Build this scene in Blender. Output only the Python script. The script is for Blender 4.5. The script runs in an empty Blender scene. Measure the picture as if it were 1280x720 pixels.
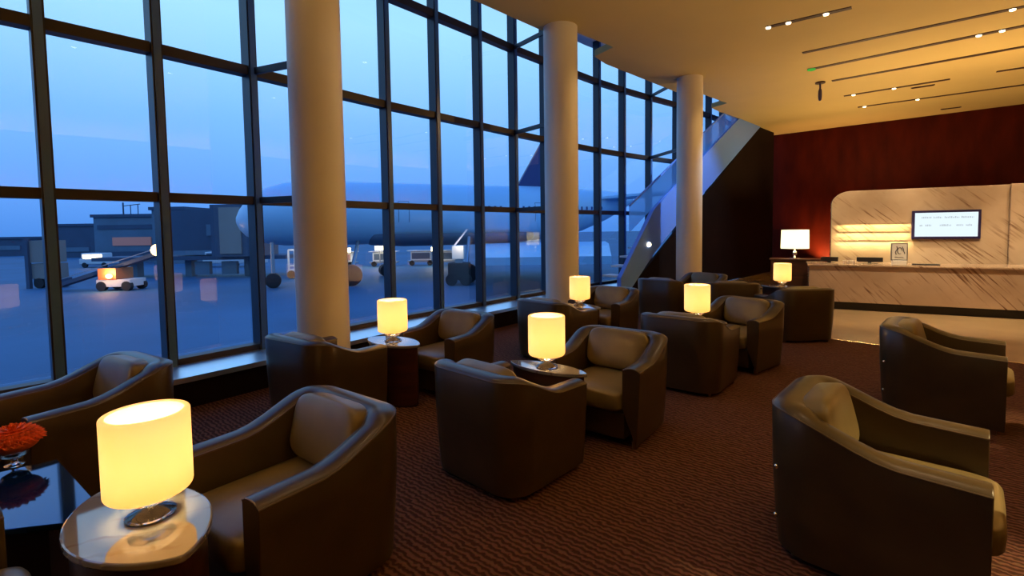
import bpy, math, random
from mathutils import Vector, Matrix
random.seed(7)
SC = bpy.context.scene
COL = SC.collection
PI = math.pi
R = math.radians

# ------------------------------------------------------------------ materials
def new_mat(name):
    m = bpy.data.materials.new(name); m.use_nodes = True
    nt = m.node_tree; b = nt.nodes['Principled BSDF']
    return m, nt, b

def plain(name, col, rough=.5, metal=0., noise=0., nscale=8., bump=0., coat=0., spec=None, emit=None, estr=0.):
    m, nt, b = new_mat(name)
    b.inputs['Base Color'].default_value = (*col, 1)
    b.inputs['Roughness'].default_value = rough
    b.inputs['Metallic'].default_value = metal
    if coat: b.inputs['Coat Weight'].default_value = coat
    if spec is not None: b.inputs['Specular IOR Level'].default_value = spec
    if emit:
        b.inputs['Emission Color'].default_value = (*emit, 1)
        b.inputs['Emission Strength'].default_value = estr
    if noise or bump:
        tc = nt.nodes.new('ShaderNodeTexCoord'); n = nt.nodes.new('ShaderNodeTexNoise')
        n.inputs['Scale'].default_value = nscale; n.inputs['Detail'].default_value = 5
        nt.links.new(tc.outputs['Object'], n.inputs['Vector'])
        if noise:
            r = nt.nodes.new('ShaderNodeValToRGB')
            r.color_ramp.elements[0].color = (*[c*(1-noise) for c in col], 1)
            r.color_ramp.elements[1].color = (*[min(1, c*(1+noise)) for c in col], 1)
            r.color_ramp.elements[0].position = .3; r.color_ramp.elements[1].position = .7
            nt.links.new(n.outputs['Fac'], r.inputs['Fac']); nt.links.new(r.outputs['Color'], b.inputs['Base Color'])
        if bump:
            bp = nt.nodes.new('ShaderNodeBump'); bp.inputs['Strength'].default_value = bump
            bp.inputs['Distance'].default_value = .01
            nt.links.new(n.outputs['Fac'], bp.inputs['Height']); nt.links.new(bp.outputs['Normal'], b.inputs['Normal'])
    return m

def marble(name, base, vein, scale=1.6, rot=(0, 0, 0), dist=6., width=.12, rough=.12, cloud=.12, second=None):
    m, nt, b = new_mat(name)
    tc = nt.nodes.new('ShaderNodeTexCoord'); mp = nt.nodes.new('ShaderNodeMapping')
    mp.inputs['Rotation'].default_value = rot
    nt.links.new(tc.outputs['Object'], mp.inputs['Vector'])
    w = nt.nodes.new('ShaderNodeTexWave'); w.inputs['Scale'].default_value = scale
    w.inputs['Distortion'].default_value = dist; w.inputs['Detail'].default_value = 4; w.inputs['Detail Scale'].default_value = 1.3
    nt.links.new(mp.outputs['Vector'], w.inputs['Vector'])
    r = nt.nodes.new('ShaderNodeValToRGB'); e = r.color_ramp.elements
    e[0].position = 0; e[0].color = (1, 1, 1, 1); e[1].position = width; e[1].color = (0, 0, 0, 1)
    nt.links.new(w.outputs['Fac'], r.inputs['Fac'])
    n = nt.nodes.new('ShaderNodeTexNoise'); n.inputs['Scale'].default_value = scale*1.5; n.inputs['Detail'].default_value = 6
    nt.links.new(mp.outputs['Vector'], n.inputs['Vector'])
    mask = nt.nodes.new('ShaderNodeMapRange'); mask.inputs['From Min'].default_value = .42; mask.inputs['From Max'].default_value = .62
    nt.links.new(n.outputs['Fac'], mask.inputs['Value'])
    mul = nt.nodes.new('ShaderNodeMath'); mul.operation = 'MULTIPLY'
    nt.links.new(r.outputs['Color'], mul.inputs[0]); nt.links.new(mask.outputs['Result'], mul.inputs[1])
    n2 = nt.nodes.new('ShaderNodeTexNoise'); n2.inputs['Scale'].default_value = scale*.7; n2.inputs['Detail'].default_value = 8
    nt.links.new(mp.outputs['Vector'], n2.inputs['Vector'])
    r2 = nt.nodes.new('ShaderNodeValToRGB')
    r2.color_ramp.elements[0].position = .35; r2.color_ramp.elements[1].position = .68
    r2.color_ramp.elements[0].color = (*(second or [c*(1-cloud*2) for c in base]), 1)
    r2.color_ramp.elements[1].color = (*base, 1)
    nt.links.new(n2.outputs['Fac'], r2.inputs['Fac'])
    mx = nt.nodes.new('ShaderNodeMix'); mx.data_type = 'RGBA'
    nt.links.new(mul.outputs[0], mx.inputs['Factor']); nt.links.new(r2.outputs['Color'], mx.inputs['A'])
    mx.inputs['B'].default_value = (*vein, 1)
    nt.links.new(mx.outputs['Result'], b.inputs['Base Color'])
    b.inputs['Roughness'].default_value = rough
    return m

def streak_marble(name, base, second, vein, ang=50, rough=.15):
    """pale stone with clustered thin diagonal streaks"""
    m, nt, b = new_mat(name); N = nt.nodes.new; K = nt.links.new
    tc = N('ShaderNodeTexCoord')
    mp = N('ShaderNodeMapping'); mp.inputs['Rotation'].default_value = (0, R(-ang), 0)
    K(tc.outputs['Object'], mp.inputs['Vector'])
    mp2 = N('ShaderNodeMapping'); mp2.inputs['Scale'].default_value = (1.5, 6, 26); K(mp.outputs['Vector'], mp2.inputs['Vector'])
    n = N('ShaderNodeTexNoise'); n.inputs['Scale'].default_value = 1.0; n.inputs['Detail'].default_value = 5; n.inputs['Distortion'].default_value = .5
    K(mp2.outputs['Vector'], n.inputs['Vector'])
    r = N('ShaderNodeMapRange'); r.inputs['From Min'].default_value = .54; r.inputs['From Max'].default_value = .66; K(n.outputs['Fac'], r.inputs['Value'])
    n3 = N('ShaderNodeTexNoise'); n3.inputs['Scale'].default_value = 1.1; n3.inputs['Detail'].default_value = 3; K(mp.outputs['Vector'], n3.inputs['Vector'])
    r3 = N('ShaderNodeMapRange'); r3.inputs['From Min'].default_value = .44; r3.inputs['From Max'].default_value = .60; K(n3.outputs['Fac'], r3.inputs['Value'])
    mu = N('ShaderNodeMath'); mu.operation = 'MULTIPLY'; K(r.outputs['Result'], mu.inputs[0]); K(r3.outputs['Result'], mu.inputs[1])
    n2 = N('ShaderNodeTexNoise'); n2.inputs['Scale'].default_value = 1.3; n2.inputs['Detail'].default_value = 7; K(mp.outputs['Vector'], n2.inputs['Vector'])
    c = N('ShaderNodeValToRGB'); c.color_ramp.elements[0].position = .35; c.color_ramp.elements[1].position = .65
    c.color_ramp.elements[0].color = (*second, 1); c.color_ramp.elements[1].color = (*base, 1); K(n2.outputs['Fac'], c.inputs['Fac'])
    mx = N('ShaderNodeMix'); mx.data_type = 'RGBA'; K(mu.outputs[0], mx.inputs['Factor']); K(c.outputs['Color'], mx.inputs['A']); mx.inputs['B'].default_value = (*vein, 1)
    K(mx.outputs['Result'], b.inputs['Base Color']); b.inputs['Roughness'].default_value = rough
    return m

def wood(name, c1, c2, rough=.35, scale=(1, 1, 8), spec=.5):
    m, nt, b = new_mat(name)
    tc = nt.nodes.new('ShaderNodeTexCoord'); mp = nt.nodes.new('ShaderNodeMapping'); mp.inputs['Scale'].default_value = scale
    nt.links.new(tc.outputs['Object'], mp.inputs['Vector'])
    n = nt.nodes.new('ShaderNodeTexNoise'); n.inputs['Scale'].default_value = 3; n.inputs['Detail'].default_value = 8
    nt.links.new(mp.outputs['Vector'], n.inputs['Vector'])
    r = nt.nodes.new('ShaderNodeValToRGB'); r.color_ramp.elements[0].color = (*c1, 1); r.color_ramp.elements[1].color = (*c2, 1)
    r.color_ramp.elements[0].position = .3; r.color_ramp.elements[1].position = .7
    nt.links.new(n.outputs['Fac'], r.inputs['Fac']); nt.links.new(r.outputs['Color'], b.inputs['Base Color'])
    b.inputs['Roughness'].default_value = rough; b.inputs['Specular IOR Level'].default_value = spec
    return m

def carpet_mat():
    m, nt, b = new_mat('carpet')
    tc = nt.nodes.new('ShaderNodeTexCoord'); mp = nt.nodes.new('ShaderNodeMapping')
    mp.inputs['Rotation'].default_value = (0, 0, R(-49))
    nt.links.new(tc.outputs['Object'], mp.inputs['Vector'])
    w = nt.nodes.new('ShaderNodeTexWave'); w.inputs['Scale'].default_value = 9; w.inputs['Distortion'].default_value = 5
    w.inputs['Detail'].default_value = 2; w.inputs['Detail Scale'].default_value = 2.2
    nt.links.new(mp.outputs['Vector'], w.inputs['Vector'])
    r = nt.nodes.new('ShaderNodeValToRGB')
    r.color_ramp.elements[0].color = (.070, .028, .018, 1); r.color_ramp.elements[1].color = (.19, .085, .055, 1)
    r.color_ramp.elements[0].position = .25; r.color_ramp.elements[1].position = .8
    nt.links.new(w.outputs['Fac'], r.inputs['Fac'])
    n = nt.nodes.new('ShaderNodeTexNoise'); n.inputs['Scale'].default_value = 60; n.inputs['Detail'].default_value = 3
    nt.links.new(tc.outputs['Object'], n.inputs['Vector'])
    mx = nt.nodes.new('ShaderNodeMix'); mx.data_type = 'RGBA'; mx.blend_type = 'MULTIPLY'; mx.inputs['Factor'].default_value = .5
    nt.links.new(r.outputs['Color'], mx.inputs['A']); nt.links.new(n.outputs['Color'], mx.inputs['B'])
    nt.links.new(mx.outputs['Result'], b.inputs['Base Color'])
    b.inputs['Roughness'].default_value = .95; b.inputs['Specular IOR Level'].default_value = .1
    bp = nt.nodes.new('ShaderNodeBump'); bp.inputs['Strength'].default_value = .6; bp.inputs['Distance'].default_value = .01
    nt.links.new(w.outputs['Fac'], bp.inputs['Height']); nt.links.new(bp.outputs['Normal'], b.inputs['Normal'])
    return m

def glass_pane_mat(name, tint, refl):
    m = bpy.data.materials.new(name); m.use_nodes = True; nt = m.node_tree; nt.nodes.clear()
    o = nt.nodes.new('ShaderNodeOutputMaterial'); mx = nt.nodes.new('ShaderNodeMixShader')
    t = nt.nodes.new('ShaderNodeBsdfTransparent'); t.inputs['Color'].default_value = (*tint, 1)
    g = nt.nodes.new('ShaderNodeBsdfGlossy'); g.inputs['Roughness'].default_value = 0.0
    g.inputs['Color'].default_value = (1, 1, 1, 1)
    f = nt.nodes.new('ShaderNodeFresnel')      # back faces get 1/IOR so that both faces of the thin pane reflect alike
    ge = nt.nodes.new('ShaderNodeNewGeometry'); mr = nt.nodes.new('ShaderNodeMapRange')
    mr.inputs['To Min'].default_value = refl; mr.inputs['To Max'].default_value = 1/refl
    nt.links.new(ge.outputs['Backfacing'], mr.inputs['Value']); nt.links.new(mr.outputs['Result'], f.inputs['IOR'])
    nt.links.new(f.outputs[0], mx.inputs[0]); nt.links.new(t.outputs[0], mx.inputs[1]); nt.links.new(g.outputs[0], mx.inputs[2])
    nt.links.new(mx.outputs[0], o.inputs[0])
    return m

def shade_mat(name, emit, strength, trans):
    m = bpy.data.materials.new(name); m.use_nodes = True; nt = m.node_tree; nt.nodes.clear()
    o = nt.nodes.new('ShaderNodeOutputMaterial'); a = nt.nodes.new('ShaderNodeAddShader'); a2 = nt.nodes.new('ShaderNodeAddShader')
    t = nt.nodes.new('ShaderNodeBsdfTranslucent'); t.inputs['Color'].default_value = (*trans, 1)
    d = nt.nodes.new('ShaderNodeBsdfDiffuse'); d.inputs['Color'].default_value = (.45, .45, .40, 1)
    e = nt.nodes.new('ShaderNodeEmission'); e.inputs['Color'].default_value = (*emit, 1); e.inputs['Strength'].default_value = strength
    nt.links.new(t.outputs[0], a.inputs[0]); nt.links.new(d.outputs[0], a.inputs[1])
    nt.links.new(a.outputs[0], a2.inputs[0]); nt.links.new(e.outputs[0], a2.inputs[1])
    nt.links.new(a2.outputs[0], o.inputs[0])
    return m

def glow(name, col, s):
    m = bpy.data.materials.new(name); m.use_nodes = True; nt = m.node_tree; nt.nodes.clear()
    o = nt.nodes.new('ShaderNodeOutputMaterial'); e = nt.nodes.new('ShaderNodeEmission')
    e.inputs['Color'].default_value = (*col, 1); e.inputs['Strength'].default_value = s
    nt.links.new(e.outputs[0], o.inputs[0]); return m

M = {}
M['leather'] = plain('leather', (.046, .030, .013), .30, noise=.18, nscale=5, bump=.12, spec=.5)
M['leather_light'] = plain('leather_cushion', (.155, .118, .052), .33, noise=.15, nscale=5, bump=.12, spec=.5)
M['piping'] = plain('piping', (.07, .045, .024), .4)
M['leg'] = plain('leg_wood', (.10, .05, .025), .35, noise=.2)
M['stud'] = plain('stud_metal', (.8, .75, .65), .25, 1)
M['table_wood'] = wood('table_wood', (.018, .006, .004), (.06, .017, .009), .3)
M['table_marble'] = marble('table_marble', (.25, .24, .24), (.13, .09, .07), 3.2, (0, 0, .7), 5, .08, .05, .14)
M['table_marble'].node_tree.nodes['Principled BSDF'].inputs['Coat Weight'].default_value = 1
M['crystal'] = None
M['chrome'] = plain('chrome', (.85, .85, .85), .08, 1)
M['shade'] = shade_mat('lamp_shade', (1, .32, .02), .4, (.62, .63, .62))
M['shade_white'] = shade_mat('drum_shade', (1, .75, .35), .8, (.55, .60, .60))
M['bulb'] = glow('bulb', (1, .75, .4), 6)
M['carpet'] = carpet_mat()
M['floor_stone'] = plain('floor_stone', (.36, .25, .13), .22, noise=.12, nscale=1.2)
M['brass'] = plain('brass', (.75, .55, .28), .25, 1)
M['desk_marble'] = streak_marble('desk_marble', (.46, .33, .22), (.36, .25, .16), (.13, .06, .03))
M['wall_marble'] = streak_marble('wall_marble', (.58, .45, .31), (.46, .34, .22), (.20, .11, .06), 42)
M['ceiling'] = plain('ceiling_paint', (.55, .415, .17), .8, noise=.02, nscale=1.5)
M['column'] = plain('column_paint', (.80, .76, .70), .5, noise=.02, nscale=2)
M['stair_sky_blue'] = plain('stair_sky_blue', (.14, .31, .95), .35)  # white stair; the blue sky light on it is put into the colour
M['white'] = plain('white_paint', (.75, .76, .78), .5)
M['wall_wood'] = wood('wall_wood', (.034, .0030, .0008), (.066, .0062, .0015), .55, (1.2, 1.2, .35), .08)
M['dark_wall'] = plain('dark_panel', (.009, .0045, .004), .7, noise=.2, nscale=2, spec=.1)
M['plinth'] = plain('plinth', (.012, .008, .008), .4)
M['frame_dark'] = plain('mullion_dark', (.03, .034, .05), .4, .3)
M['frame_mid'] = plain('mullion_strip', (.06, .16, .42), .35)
M['transom'] = plain('transom_brown', (.030, .020, .016), .5)
M['glass'] = glass_pane_mat('window_glass', (.92, .97, 1.0), 1.42)
M['rail_glass'] = glass_pane_mat('balustrade_glass', (.80, .90, 1.0), 1.4)
_nt = M['rail_glass'].node_tree; _mx = _nt.nodes.new('ShaderNodeMixShader'); _tl = _nt.nodes.new('ShaderNodeBsdfTranslucent'); _tl.inputs['Color'].default_value = (.50, .68, .88, 1)
_o = [n for n in _nt.nodes if n.type == 'OUTPUT_MATERIAL'][0]; _src = _o.inputs[0].links[0].from_socket
_mx.inputs[0].default_value = .45; _nt.links.new(_src, _mx.inputs[1]); _nt.links.new(_tl.outputs[0], _mx.inputs[2]); _nt.links.new(_mx.outputs[0], _o.inputs[0])
M['sill'] = plain('sill_metal', (.86, .93, 1.0), .33, 1)
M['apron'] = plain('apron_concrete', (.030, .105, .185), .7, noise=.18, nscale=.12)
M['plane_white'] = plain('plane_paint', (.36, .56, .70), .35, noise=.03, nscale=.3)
M['plane_fin'] = plain('plane_fin', (.01, .035, .14), .4)
M['plane_grey'] = plain('plane_belly', (.12, .16, .22), .45)
M['rubber'] = plain('rubber', (.008, .009, .012), .7)
M['steel'] = plain('steel', (.35, .36, .38), .4, .8)
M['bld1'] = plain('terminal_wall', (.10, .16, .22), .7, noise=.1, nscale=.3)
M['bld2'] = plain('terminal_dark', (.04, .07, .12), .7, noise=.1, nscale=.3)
M['bld3'] = plain('terminal_tan', (.22, .20, .18), .7, noise=.1, nscale=.3)
M['bldwin'] = plain('terminal_window', (.30, .17, .15), .3, emit=(.9, .35, .2), estr=.12)
M['van'] = plain('van_white', (.55, .56, .58), .5)
M['orange'] = plain('orange_paint', (.55, .16, .05), .5)
M['sodium'] = glow('sodium_light', (1, .55, .18), 9)
M['warm_light'] = glow('warm_light', (1, .75, .42), 7)
M['gloss_blue_reflection'] = plain('gloss_blue_reflection', (.010, .055, .20), .05, .8)  # black table top; the window's blue reflection is tinted into its colour
M['black'] = plain('black_plastic', (.01, .01, .012), .35)
M['petal'] = plain('petal', (.90, .14, .03), .5, noise=.35, nscale=40)
M['porcelain'] = plain('porcelain', (.75, .70, .58), .25)
M['paper'] = plain('paper', (.7, .68, .6), .6)
M['ink'] = plain('ink', (.05, .05, .06), .6)
M['bezel'] = plain('bezel', (.025, .02, .08), .3)
M['screen'] = glow('screen', (.80, .94, 1.0), 1.05)
M['screen_text'] = glow('screen_text', (.50, .56, .60), 1.0)
M['slot'] = plain('slot_dark', (.035, .010, .006), .6)
M['spot'] = glow('spot_lens', (1, .85, .55), 5)
M['green'] = glow('green_glow', (.15, .8, .1), .5)

def make_crystal():
    m, nt, b = new_mat('crystal')
    b.inputs['Base Color'].default_value = (.95, .96, 1, 1); b.inputs['Roughness'].default_value = .03
    b.inputs['Transmission Weight'].default_value = 1; b.inputs['IOR'].default_value = 1.5
    return m
M['crystal'] = make_crystal()

# ------------------------------------------------------------------ mesh helpers
class MB:
    def __init__(s): s.v = []; s.f = []
    def add(s, vs, fs):
        n = len(s.v); s.v += [tuple(v) for v in vs]; s.f += [tuple(i+n for i in f) for f in fs]; return s
    def box(s, x0, x1, y0, y1, z0, z1, mat=None):
        vs = [Vector((x, y, z)) for z in (z0, z1) for y in (y0, y1) for x in (x0, x1)]
        if mat is not None: vs = [mat @ v for v in vs]
        return s.add(vs, [(0, 2, 3, 1), (4, 5, 7, 6), (0, 1, 5, 4), (2, 6, 7, 3), (0, 4, 6, 2), (1, 3, 7, 5)])
    def prism(s, poly, z0, z1):
        n = len(poly); vs = [(x, y, z0) for x, y in poly]+[(x, y, z1) for x, y in poly]
        a = sum(poly[i][0]*poly[(i+1) % n][1]-poly[(i+1) % n][0]*poly[i][1] for i in range(n))
        fs = [tuple(range(n))[::-1], tuple(range(n, 2*n))]+[(i, (i+1) % n, n+(i+1) % n, n+i) for i in range(n)]
        if a < 0: fs = [f[::-1] for f in fs]
        return s.add(vs, fs)
    def bar(s, p, q, w, h, up=(0, 0, 1)):
        p = Vector(p); q = Vector(q); d = (q-p).normalized(); up = Vector(up)
        if abs(d.dot(up)) > .98: up = Vector((1, 0, 0))
        a = d.cross(up).normalized()*w/2; b = a.cross(d).normalized()*h/2
        vs = [p-a-b, p+a-b, p+a+b, p-a+b, q-a-b, q+a-b, q+a+b, q-a+b]
        return s.add(vs, [(0, 1, 2, 3), (7, 6, 5, 4), (0, 4, 5, 1), (1, 5, 6, 2), (2, 6, 7, 3), (3, 7, 4, 0)])
    def tube(s, pts, r, n=10, cap=True):
        pts = [Vector(p) for p in pts]; rs = r if isinstance(r, (list, tuple)) else [r]*len(pts)
        rings = []
        a = None
        for i, p in enumerate(pts):
            d = (pts[min(i+1, len(pts)-1)]-pts[max(i-1, 0)]).normalized()
            if a is None: a = d.orthogonal().normalized()
            else: a = (a-d*a.dot(d)).normalized()
            b = d.cross(a)
            rings.append([p+(a*math.cos(t)+b*math.sin(t))*rs[i] for t in [2*PI*k/n for k in range(n)]])
        vs = [v for g in rings for v in g]; fs = []
        for i in range(len(pts)-1):
            for k in range(n): fs.append((i*n+k, i*n+(k+1) % n, (i+1)*n+(k+1) % n, (i+1)*n+k))
        if cap: fs += [tuple(range(n))[::-1], tuple(range((len(pts)-1)*n, len(pts)*n))]
        return s.add(vs, fs)
    def lathe(s, prof, n=40, c=(0, 0, 0), close=False):
        vs = []; fs = []; m = len(prof)
        for r, z in prof:
            for k in range(n): t = 2*PI*k/n; vs.append((c[0]+r*math.cos(t), c[1]+r*math.sin(t), c[2]+z))
        for i in range(m-1 if not close else m):
            j = (i+1) % m
            for k in range(n): fs.append((i*n+k, i*n+(k+1) % n, j*n+(k+1) % n, j*n+k))
        if not close:
            fs += [tuple(range(n))[::-1], tuple(range((m-1)*n, m*n))]
        return s.add(vs, fs)
    def sellip(s, c, a, e1=.4, e2=.4, nu=40, nv=20, rot=None, puff=None):
        def p(v, e): return math.copysign(abs(v)**e, v)
        vs = []; fs = []
        for i in range(nv+1):
            ph = -PI/2+PI*i/nv
            for k in range(nu):
                t = 2*PI*k/nu
                v = Vector((a[0]*p(math.cos(ph), e1)*p(math.cos(t), e2), a[1]*p(math.cos(ph), e1)*p(math.sin(t), e2), a[2]*p(math.sin(ph), e1)))
                if puff: v = puff(v)
                if rot is not None: v = rot @ v
                vs.append(v+Vector(c))
        for i in range(nv):
            for k in range(nu): fs.append((i*nu+k, i*nu+(k+1) % nu, (i+1)*nu+(k+1) % nu, (i+1)*nu+k))
        return s.add(vs, fs)
    def build(s, name, mat, parent=None, smooth=False, bevel=0, seg=2, loc=None):
        me = bpy.data.meshes.new(name); me.from_pydata(s.v, [], s.f); me.validate(); me.update()
        if smooth:
            for p in me.polygons: p.use_smooth = True
            try: me.set_sharp_from_angle(angle=R(40))
            except Exception: pass
        o = bpy.data.objects.new(name, me); COL.objects.link(o); me.materials.append(mat)
        if parent is not None: o.parent = parent
        if loc is not None: o.location = loc
        if bevel:
            b = o.modifiers.new('bevel', 'BEVEL'); b.width = bevel; b.segments = seg; b.limit_method = 'ANGLE'
        return o

def empty(name, loc=(0, 0, 0), rz=0., parent=None):
    o = bpy.data.objects.new(name, None); COL.objects.link(o); o.location = loc; o.rotation_euler = (0, 0, rz)
    o.empty_display_size = .1
    if parent: o.parent = parent
    return o

def tag(o, label=None, cat=None, group=None, kind=None):
    if label: o['label'] = label
    if cat: o['category'] = cat
    if group: o['group'] = group
    if kind: o['kind'] = kind
    return o

def children(o): return [c for c in bpy.data.objects if c.parent == o]
def copy_tree(o, parent=None):
    c = o.copy(); COL.objects.link(c); c.parent = parent
    for ch in children(o): copy_tree(ch, c)
    return c

def frame(origin, direction):
    """matrix whose local X runs along direction (in plan), Y to its left"""
    d = Vector((direction[0], direction[1], 0)).normalized(); y = Vector((-d.y, d.x, 0))
    m = Matrix.Identity(4)
    m.col[0][:3] = d; m.col[1][:3] = y; m.col[2][:3] = (0, 0, 1); m.col[3][:3] = origin
    return m

# ------------------------------------------------------------------ camera
H = 1.6
tp = .055; th = math.atan(tp); rho = R(.8)
f = Vector((0, math.cos(th), -math.sin(th))); rr = Vector((1, 0, 0)); uu = rr.cross(f)
r2 = math.cos(rho)*rr-math.sin(rho)*uu; u2 = math.sin(rho)*rr+math.cos(rho)*uu
cam = bpy.data.cameras.new('camera'); co = bpy.data.objects.new('camera', cam); COL.objects.link(co)
mt = Matrix.Identity(4); mt.col[0][:3] = r2; mt.col[1][:3] = u2; mt.col[2][:3] = -f; mt.col[3][:3] = (0, 0, H)
co.matrix_world = mt; cam.sensor_width = 36; cam.lens = 620/1280*36; cam.shift_y = (321-360)/1280
cam.clip_end = 2000; cam.clip_start = .05
SC.camera = co

# ------------------------------------------------------------------ room plan
Z_CEIL = 4.84
Z_TOP = 5.80
MUL = [(-3.96, 4.26), (-3.42, 4.87), (-2.88, 5.58), (-2.34, 6.33), (-1.77, 7.10), (-1.18, 7.80), (-.56, 8.54),
       (.04, 9.28), (.66, 9.98), (1.29, 10.70), (1.96, 11.42), (2.68, 12.10), (3.52, 12.83), (4.47, 13.62),
       (5.20, 14.30), (5.90, 15.00), (6.60, 15.70), (7.30, 16.40), (8.00, 17.10), (8.70, 17.80)]
d0 = (Vector(MUL[1])-Vector(MUL[0])).normalized()*.94
for i in range(1, 9): MUL.insert(0, tuple(Vector((-3.96, 4.26))-d0*i))
NL = 8   # index of the first listed mullion
Z_SILL, Z_A, Z_B, Z_C = .30, 1.96, 3.37, 4.90

for i in range(len(MUL)-1):
    a, b = Vector(MUL[i]), Vector(MUL[i+1]); L = (b-a).length
    fr = frame((a.x, a.y, 0), (b-a))            # local Y points outward (left of travel) 
    w = empty('window_%d' % (i+1)); tag(w, kind='structure')
    # mullion at a: dark box with a paler strip on the room side
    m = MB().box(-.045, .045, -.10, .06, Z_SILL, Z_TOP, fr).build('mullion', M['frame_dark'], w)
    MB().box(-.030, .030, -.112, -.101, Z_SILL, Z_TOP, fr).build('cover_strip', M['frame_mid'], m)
    for z, hh in ((Z_SILL+.03, .03), (Z_A, .045), (Z_B, .05), (Z_C, .055)):
        MB().box(.045, L-.045, -.08, .05, z-hh, z+hh, fr).build('transom', M['transom'], w)
    zs = [Z_SILL+.06, Z_A, Z_B, Z_C, Z_TOP]
    for k in range(4):
        MB().box(.02, L-.02, -.004, .004, zs[k]+.03, zs[k+1]-.03, fr).build('glass_pane', M['glass'], w)

# sill ledge along the window and its dark upstand
def offset_line(pts, dist):
    out = []
    for i, p in enumerate(pts):
        a = Vector(pts[max(i-1, 0)]); b = Vector(pts[min(i+1, len(pts)-1)]); d = (b-a).normalized()
        out.append((p[0]+d.y*dist, p[1]-d.x*dist))
    return out
NW = NL+14
outer = offset_line(MUL[:NW], -.12); inner = offset_line(MUL[:NW], .62); face = offset_line(MUL[:NW], .58)
def strip(polyA, polyB, z0, z1, name, mat, **k):
    mb = MB(); n = len(polyA)
    for i in range(n-1):
        q = [polyA[i], polyA[i+1], polyB[i+1], polyB[i]]
        vs = [(x, y, z0) for x, y in q]+[(x, y, z1) for x, y in q]
        fs = [(0, 1, 2, 3), (4, 7, 6, 5), (0, 4, 5, 1), (2, 6, 7, 3)]
        if i == 0: fs.append((0, 3, 7, 4))
        if i == n-2: fs.append((1, 5, 6, 2))
        mb.add(vs, fs)
    o = mb.build(name, mat, **k); return o
tag(strip(outer, inner, Z_SILL-.05, Z_SILL, 'trim_window_sill', M['sill']), kind='structure')
tag(strip(outer, face, -.02, Z_SILL-.05, 'wall_under_window', M['dark_wall']), kind='structure')

# ceiling: slab with two notches beside the columns
edge = [(-9.4, -2.55), (-.5, 7.18), (.56, 8.32), (.60, 8.37), (.86, 8.16), (1.87, 9.09), (1.61, 9.56), (1.9, 9.99), (3.99, 12.1),
        (4.05, 12.16), (4.25, 11.91), (5.72, 13.25), (5.50, 13.74), (5.94, 14.24), (8.24, 16.61), (9.2, 17.7)]
bw0, bw1 = (9.4, 18.02), (18.6, 9.71)
room = edge + [bw0, bw1, (6.5, -8.5)]
def face_poly(name, poly, z0, z1, mat):
    from mathutils.geometry import tessellate_polygon
    vs = [Vector((x, y, 0)) for x, y in poly]; tri = tessellate_polygon([vs]); n = len(poly)
    mb = MB(); mb.add([(x, y, z0) for x, y in poly]+[(x, y, z1) for x, y in poly], [t for t in tri]+[tuple(i+n for i in t[::-1]) for t in tri]+[(i, (i+1) % n, n+(i+1) % n, n+i) for i in range(n)])
    return mb.build(name, mat)
tag(face_poly('ceiling', room, Z_CEIL, Z_CEIL+.12, M['ceiling']), kind='structure')
# upper storey front above the ceiling edge, roof over the tall strip beside the glass
up = [(-9.4, -2.55), (-.5, 7.18), (.56, 8.32), (.84, 8.12), (1.93, 9.05), (2.1, 10.0), (3.99, 12.0),
      (4.24, 11.84), (5.8, 13.22), (6.1, 14.2), (8.24, 16.50), (9.2, 17.6)]
strip(offset_line(up, .03), offset_line(up, .13), Z_CEIL+.12, Z_TOP, 'wall_upper', M['white'])['kind'] = 'structure'
roof = [p for p in offset_line(MUL, -.3)]+[(10, 18.6)]+[(9.3, 17.4)]+offset_line(up, .4)[::-1]
tag(face_poly('ceiling.001', roof, Z_TOP, Z_TOP+.2, M['white']), kind='structure')

# floors
car_a, car_b = Vector((4.53, 6.83)), Vector((5.78, 5.53)); cd = (car_b-car_a).normalized()
cA = car_a-cd*5.5; cB = car_b+cd*9.5
fl_in = offset_line(MUL, .5)
carpet_poly = [(p[0], p[1]) for p in fl_in[:NW-1]]+[(3.2, 11.4), tuple(cA)]+[tuple(cB), (6.5, -8.5)]
fl_all = [p for p in fl_in]+[(9.6, 18.1), (18.7, 9.8), (6.5, -8.6)]
tag(face_poly('floor', fl_all, -.12, -.012, M['floor_stone']), kind='structure')
car = [(p[0], p[1]) for p in fl_in[:NW-4]]+[(2.3, 10.6), tuple(cA+cd*1.6), tuple(cB-cd*3), (6.5, -8.4)]
tag(face_poly('floor.001', car, -.011, 0, M['carpet']), kind='structure')
tag(MB().bar((*(cA+cd*1.6), -.001), (*(cB-cd*3), -.001), .05, .016).build('trim_carpet_edge', M['brass']), kind='structure')

# walls
def wall(name, a, b, z0, z1, mat, t=.2):
    a = Vector((*a, 0)); b = Vector((*b, 0)); fr = frame(a, (b-a).xy); L = (b-a).length
    return tag(MB().box(0, L, 0, t, z0, z1, fr).build(name, mat), kind='structure')
wall('wall_back', (8.6, 18.75), (18.6, 9.71), -.1, Z_TOP, M['wall_wood'])
wall('wall_right', (18.6, 9.71), (6.5, -8.5), -.1, Z_CEIL+.1, M['wall_wood'])
wall('wall_rear', (6.5, -8.5), MUL[0], -.1, Z_TOP, M['wall_wood'])

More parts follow.
